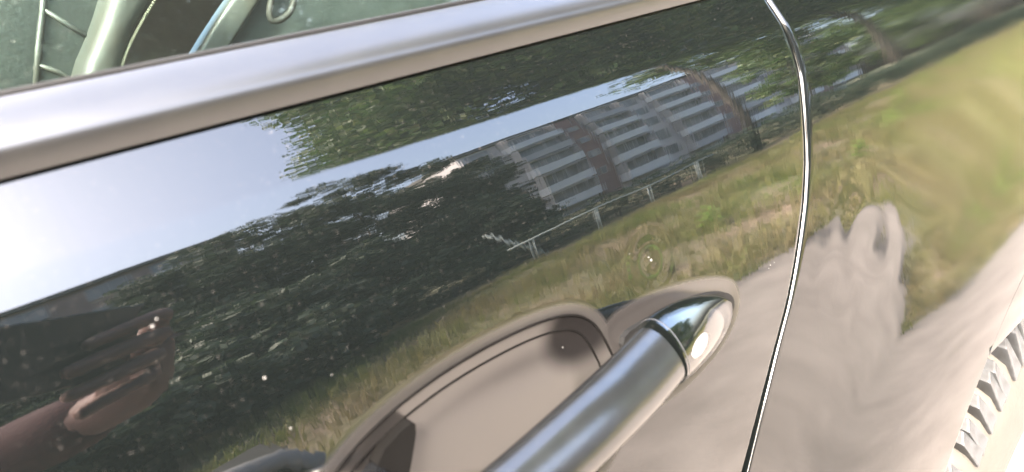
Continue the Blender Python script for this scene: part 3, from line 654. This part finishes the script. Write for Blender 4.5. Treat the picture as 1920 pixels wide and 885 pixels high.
# ---- buildings
def block(name, label, x0, x1, yf, depth, floors, fh, base, wall, bays, roofh=.5):
    b = empty(name, ((x0+x1)/2, yf-depth/2, 0)); tag(b, label, 'building'); top = base + floors*fh
    MB().box(x0, x1, yf-depth, yf, -.1, top).obj('wall', wall, b)
    MB().box(x0-.3, x1+.3, yf-depth-.3, yf+.35, top+.003, top+roofh).obj('roof', M['roof'], b)
    return b, top
def window(b, x, z, w, h, yf, mull=1):
    f = MB(); f.box(x-w/2-.08, x-w/2, yf-.02, yf+.07, z-.08, z+h+.08).box(x+w/2, x+w/2+.08, yf-.02, yf+.07, z-.08, z+h+.08).box(x-w/2, x+w/2, yf-.02, yf+.068, z-.08, z).box(x-w/2, x+w/2, yf-.02, yf+.068, z+h, z+h+.08)
    for k in range(mull): xx = x - w/2 + w*(k+1)/(mull+1); f.box(xx-.035, xx+.035, yf-.02, yf+.06, z, z+h)
    fo = f.obj('window', M['wframe'], b); MB().box(x-w/2, x+w/2, yf+.01, yf+.03, z, z+h).obj('pane', M['pane'], fo)
YF = -36
grey, gtop = block('apartment_block', 'long grey five storey apartment block with pale balconies and red brick strips', 26, 68, YF, 12, 5, 2.85, 1.0, M['panel'], 0)
x = 26.4; ci = 0
for bay in ['w', 'b', 's', 'b', 'w', 'b', 's', 'b', 'w', 'b', 's', 'b', 'w']:
    wd = {'w': 2.6, 'b': 4.2, 's': 2.3}[bay]
    if bay == 's':
        MB().box(x+.2, x+wd-.2, YF-.2, YF+.35, -.05, gtop+.3).obj('stair_strip', M['brick'], grey)
        for k in range(4): window(grey, x+wd/2, 1.0 + (k+.9)*2.85, .8, .9, YF+.35, 0)
    else:
        for k in range(5):
            z = 1.0 + k*2.85
            if bay == 'w': window(grey, x+wd/2, z+.9, 1.7, 1.5, YF, 1)
            else:
                MB().box(x+.1, x+wd-.1, YF+.003, YF+.10, z+1.15, z+2.6).obj('balcony_glazing', M['pane'], grey)
                pr = MB().box(x, x+wd, YF+.11, YF+1.0, z+.05, z+1.12).obj('balcony', M['parapet'] if (k*3+ci) % 5 else M['parapet2'], grey)
                fr = MB().box(x, x+.08, YF+.11, YF+.98, z+1.123, z+2.75).box(x+wd-.08, x+wd, YF+.11, YF+.98, z+1.123, z+2.75).box(x+.08, x+wd-.08, YF+.88, YF+.98, z+2.6, z+2.75)
                for q in (1, 2, 3): fr.box(x+wd*q/4-.03, x+wd*q/4+.03, YF+.90, YF+.96, z+1.123, z+2.6)
                fr.obj('balcony_frame', M['wframe'], grey)
    x += wd + .25; ci += 1
pink, ptop_ = block('apartment_block', 'pinkish brick apartment block with pale windows at the left of the trees', -26, 11, YF+1, 12, 5, 2.85, .8, M['pink_wall'], 0)
for i, x in enumerate(np.arange(-24.5, 10.5, 3.3)):
    for k in range(5):
        z = .8 + k*2.85
        if i % 3 == 1:
            MB().box(x-1.5, x+1.5, YF+1.003, YF+2.0, z+.05, z+1.1).obj('balcony', M['parapet'], pink)
            MB().box(x-1.4, x+1.4, YF+1.003, YF+1.08, z+1.15, z+2.5).obj('balcony_glazing', M['pane'], pink)
        else: window(pink, x, z+.9, 1.7, 1.5, YF+1, 1)
# ---- low bench by the yard's edge
bn = empty('bench', (-.4, -2.42, 0)); tag(bn, 'low dark bench with a pale tubular front rail, reflected low in the door', 'bench')
MB().tube([(-1.8, -2.25, .40), (-.2, -2.25, .415), (.45, -2.25, .40), (.66, -2.25, .36), (.78, -2.26, .27), (.84, -2.27, .12), (.85, -2.28, -.03)], [.036, .036, .036, .036, .034, .034, .034], 12).obj('rail', M['bench'], bn, smooth=True)
MB().box(-1.75, .70, -2.62, -2.29, .345, .385).obj('seat', M['cabin'], bn, bevel=.015, seg=3, smooth=True)
for x in (-1.3, -.35, .38): MB().box(x-.38, x+.36, -2.56, -2.31, -.02, .342).obj('support', M['cabin'], bn, bevel=.02, seg=2, smooth=True)
# ================================================================== photographer and phone
def camp(x, y, z): return Vector(CAM_P + x*CAM_R + y*CAM_U + z*CAM_F)
def phone():
    p = empty('phone', camp(.062, -.018, -.006)); tag(p, 'dark blue phone held sideways by the photographer', 'phone')
    def slabm(x0, x1, y0, y1, z0, z1, bev):
        mb = MB(); v = [camp(x, y, z) for z in (z0, z1) for y in (y0, y1) for x in (x0, x1)]
        mb.add(v, [(0, 2, 3, 1), (4, 5, 7, 6), (0, 1, 5, 4), (2, 6, 7, 3), (0, 4, 6, 2), (1, 3, 7, 5)]); return mb
    slabm(-.030, .117, -.056, .020, -.0115, -.0032, 0).obj('shell', M['phone'], p, bevel=.0025, seg=3, smooth=True)
    slabm(-.027, .114, -.053, .017, -.0122, -.0116, 0).obj('screen', M['lensglass'], p)
    for yy in (-.012, -.030): 
        mb = MB(); n = 20; v = [camp(.001 + .006*math.cos(t), yy + .006*math.sin(t), z) for z in (-.0035, -.0022) for t in np.linspace(0, 2*math.pi, n, endpoint=False)]
        mb.add(v, [tuple(range(n, 2*n))] + [(i, (i+1) % n, n+(i+1) % n, n+i) for i in range(n)]).obj('lens', M['lensglass'], p)
phone()
def skin_mesh(name, V, E, rad, root, mat, parent, sub=2):
    me = bpy.data.meshes.new(name); me.from_pydata([tuple(v) for v in V], E, []); o = bpy.data.objects.new(name, me); COL.objects.link(o)
    o.modifiers.new('skin', 'SKIN'); sv = me.skin_vertices[0].data
    for i, r in enumerate(rad): sv[i].radius = (r, r) if not hasattr(r, '__len__') else r
    sv[root].use_root = True; o.modifiers['skin'].use_smooth_shade = True
    s = o.modifiers.new('sub', 'SUBSURF'); s.levels = sub; s.render_levels = sub
    dg = bpy.context.evaluated_depsgraph_get(); me2 = bpy.data.meshes.new_from_object(o.evaluated_get(dg)); me2.name = name
    for p_ in me2.polygons: p_.use_smooth = True
    bpy.data.objects.remove(o); me2.materials.clear(); return link(name, me2, mat, parent)
person = empty('person', (-.62, -.62, 0)); tag(person, 'person in a dark red top holding up the phone, seen only mirrored in the door', 'person')
def build_person():
    def camh(x, y, z): return camp(x - .025, y - .008, z)
    px, py = -.62, -.62; f = Vector((.58, .70, 0)).normalized(); r = Vector((f.y, -f.x, 0))   # facing, right hand side
    P = Vector((px, py, 0)); up = Vector((0, 0, 1))
    pel = P + up*.93; ch = P + up*1.28 + f*.05; nk = P + up*1.45 + f*.09; hd = P + up*1.60 + f*.13; ht = P + up*1.70 + f*.12
    V = []; E = []; Rr = []
    def add(p, rad, to=None):
        V.append(Vector(p)); Rr.append(rad); i = len(V)-1
        if to is not None: E.append((to, i))
        return i
    ip = add(pel, .13); iw = add(P + up*1.08 + f*.02, .12, ip); ic = add(ch, .135, iw); ik = add(nk, .055, ic); ih = add(hd, .085, ik); add(ht, .06, ih)
    for s in (1, -1):
        h = add(pel + r*.10*s - up*.06, .09, ip); k = add(P + r*.12*s + up*.48 + f*.03, .06, h); a = add(P + r*.13*s + up*.08, .042, k); add(P + r*.14*s + up*.035 + f*.16, .034, a)
    wrR = camh(.205, -.085, -.055); elR = P + r*.30 + up*.98 + f*.18
    s_ = add(ch + r*.18 + up*.10, .065, ic); e_ = add(elR, .045, s_); w_ = add(wrR, .027, e_)
    pm = add(camh(.178, -.045, -.022), (.034, .018), w_)
    # right hand: four fingers across the back of the phone, thumb on the screen side
    for i, (yy, ln, rd) in enumerate([(.010, .062, .0085), (-.013, .072, .0088), (-.036, .068, .0085), (-.056, .055, .0075)]):
        k0 = add(camh(.166, yy*.75-.012, -.012), .0092, pm); k1 = add(camh(.152, yy, .010), rd, k0)
        k2 = add(camh(.152-ln*.5, yy-.010, .0085), rd*.96, k1); add(camh(.152-ln, yy-.022, .0060), rd*.82, k2)
    k0 = add(camh(.165, -.045, -.035), .012, pm); k1 = add(camh(.140, -.028, -.026), .0105, k0); add(camh(.112, -.018, -.021), .0085, k1)
    # left hand steadies the phone's other end
    wrL = camp(-.085, -.095, -.060); elL = P - r*.22 + up*1.0 + f*.14
    s_ = add(ch - r*.18 + up*.10, .065, ic); e_ = add(elL, .045, s_); w_ = add(wrL, .027, e_); pm = add(camp(-.062, -.060, -.030), (.034, .018), w_)
    for i, yy in enumerate((-.040, -.058, -.075)):
        k0 = add(camp(-.052, yy, -.022), .0092, pm); k1 = add(camp(-.034, yy-.006, -.002), .0085, k0); add(camp(-.012, yy-.012, -.004), .0075, k1)
    k0 = add(camp(-.045, -.050, -.035), .011, pm); add(camp(-.010, -.035, -.022), .0085, k0)
    body = skin_mesh('body', V, E, Rr, 0, M['skin'], person)
    # clothes
    V2 = [pel - up*.03, P + up*1.08 + f*.02, ch, nk - up*.03]; E2 = [(0, 1), (1, 2), (2, 3)]; R2 = [.155, .148, .160, .075]
    for el, wr, sg in ((elR, wrR, 1), (elL, wrL, -1)):
        i = len(V2); V2 += [ch + r*.18*sg + up*.10, el, Vector(el).lerp(wr, .97)]; E2 += [(2, i), (i, i+1), (i+1, i+2)]; R2 += [.080, .060, .041]
    skin_mesh('jacket', V2, E2, R2, 0, M['jacket'], person)
    V3 = [pel]; E3 = []; R3 = [.15]
    for s in (1, -1):
        i = len(V3); V3 += [pel + r*.10*s - up*.06, P + r*.12*s + up*.48 + f*.03, P + r*.13*s + up*.10]; E3 += [(0, i), (i, i+1), (i+1, i+2)]; R3 += [.105, .075, .06]
    skin_mesh('trousers', V3, E3, R3, 0, M['trousers'], person)
    for s in (1, -1):
        skin_mesh('shoe', [P + r*.13*s + up*.045 - f*.05, P + r*.135*s + up*.045 + f*.06, P + r*.14*s + up*.035 + f*.19], [(0, 1), (1, 2)], [.045, .045, .035], 0, M['hair'], person)
    skin_mesh('hair', [hd - f*.03 + up*.02, ht - f*.02 + up*.02, hd - f*.05 - up*.04], [(0, 1), (0, 2)], [.098, .075, .08], 0, M['hair'], person)
    for s in (1, -1):
        e = hd + f*.085 + r*.032*s + up*.01; skin_mesh('eye', [e, e + f*.006], [(0, 1)], [.011, .008], 0, M['chip'], person, 1)
        e = hd + r*.088*s - up*.005; skin_mesh('ear', [e + up*.02, e - up*.02], [(0, 1)], [.014, .010], 0, M['skin'], person, 1)
    skin_mesh('nose', [hd + f*.085 - up*.005, hd + f*.108 - up*.03], [(0, 1)], [.009, .013], 0, M['skin'], person, 1)
    skin_mesh('mouth', [hd + f*.088 - up*.055 + r*.02, hd + f*.094 - up*.055, hd + f*.088 - up*.055 - r*.02], [(0, 1), (1, 2)], [.006, .008, .006], 1, M['jacket'], person, 1)
build_person()
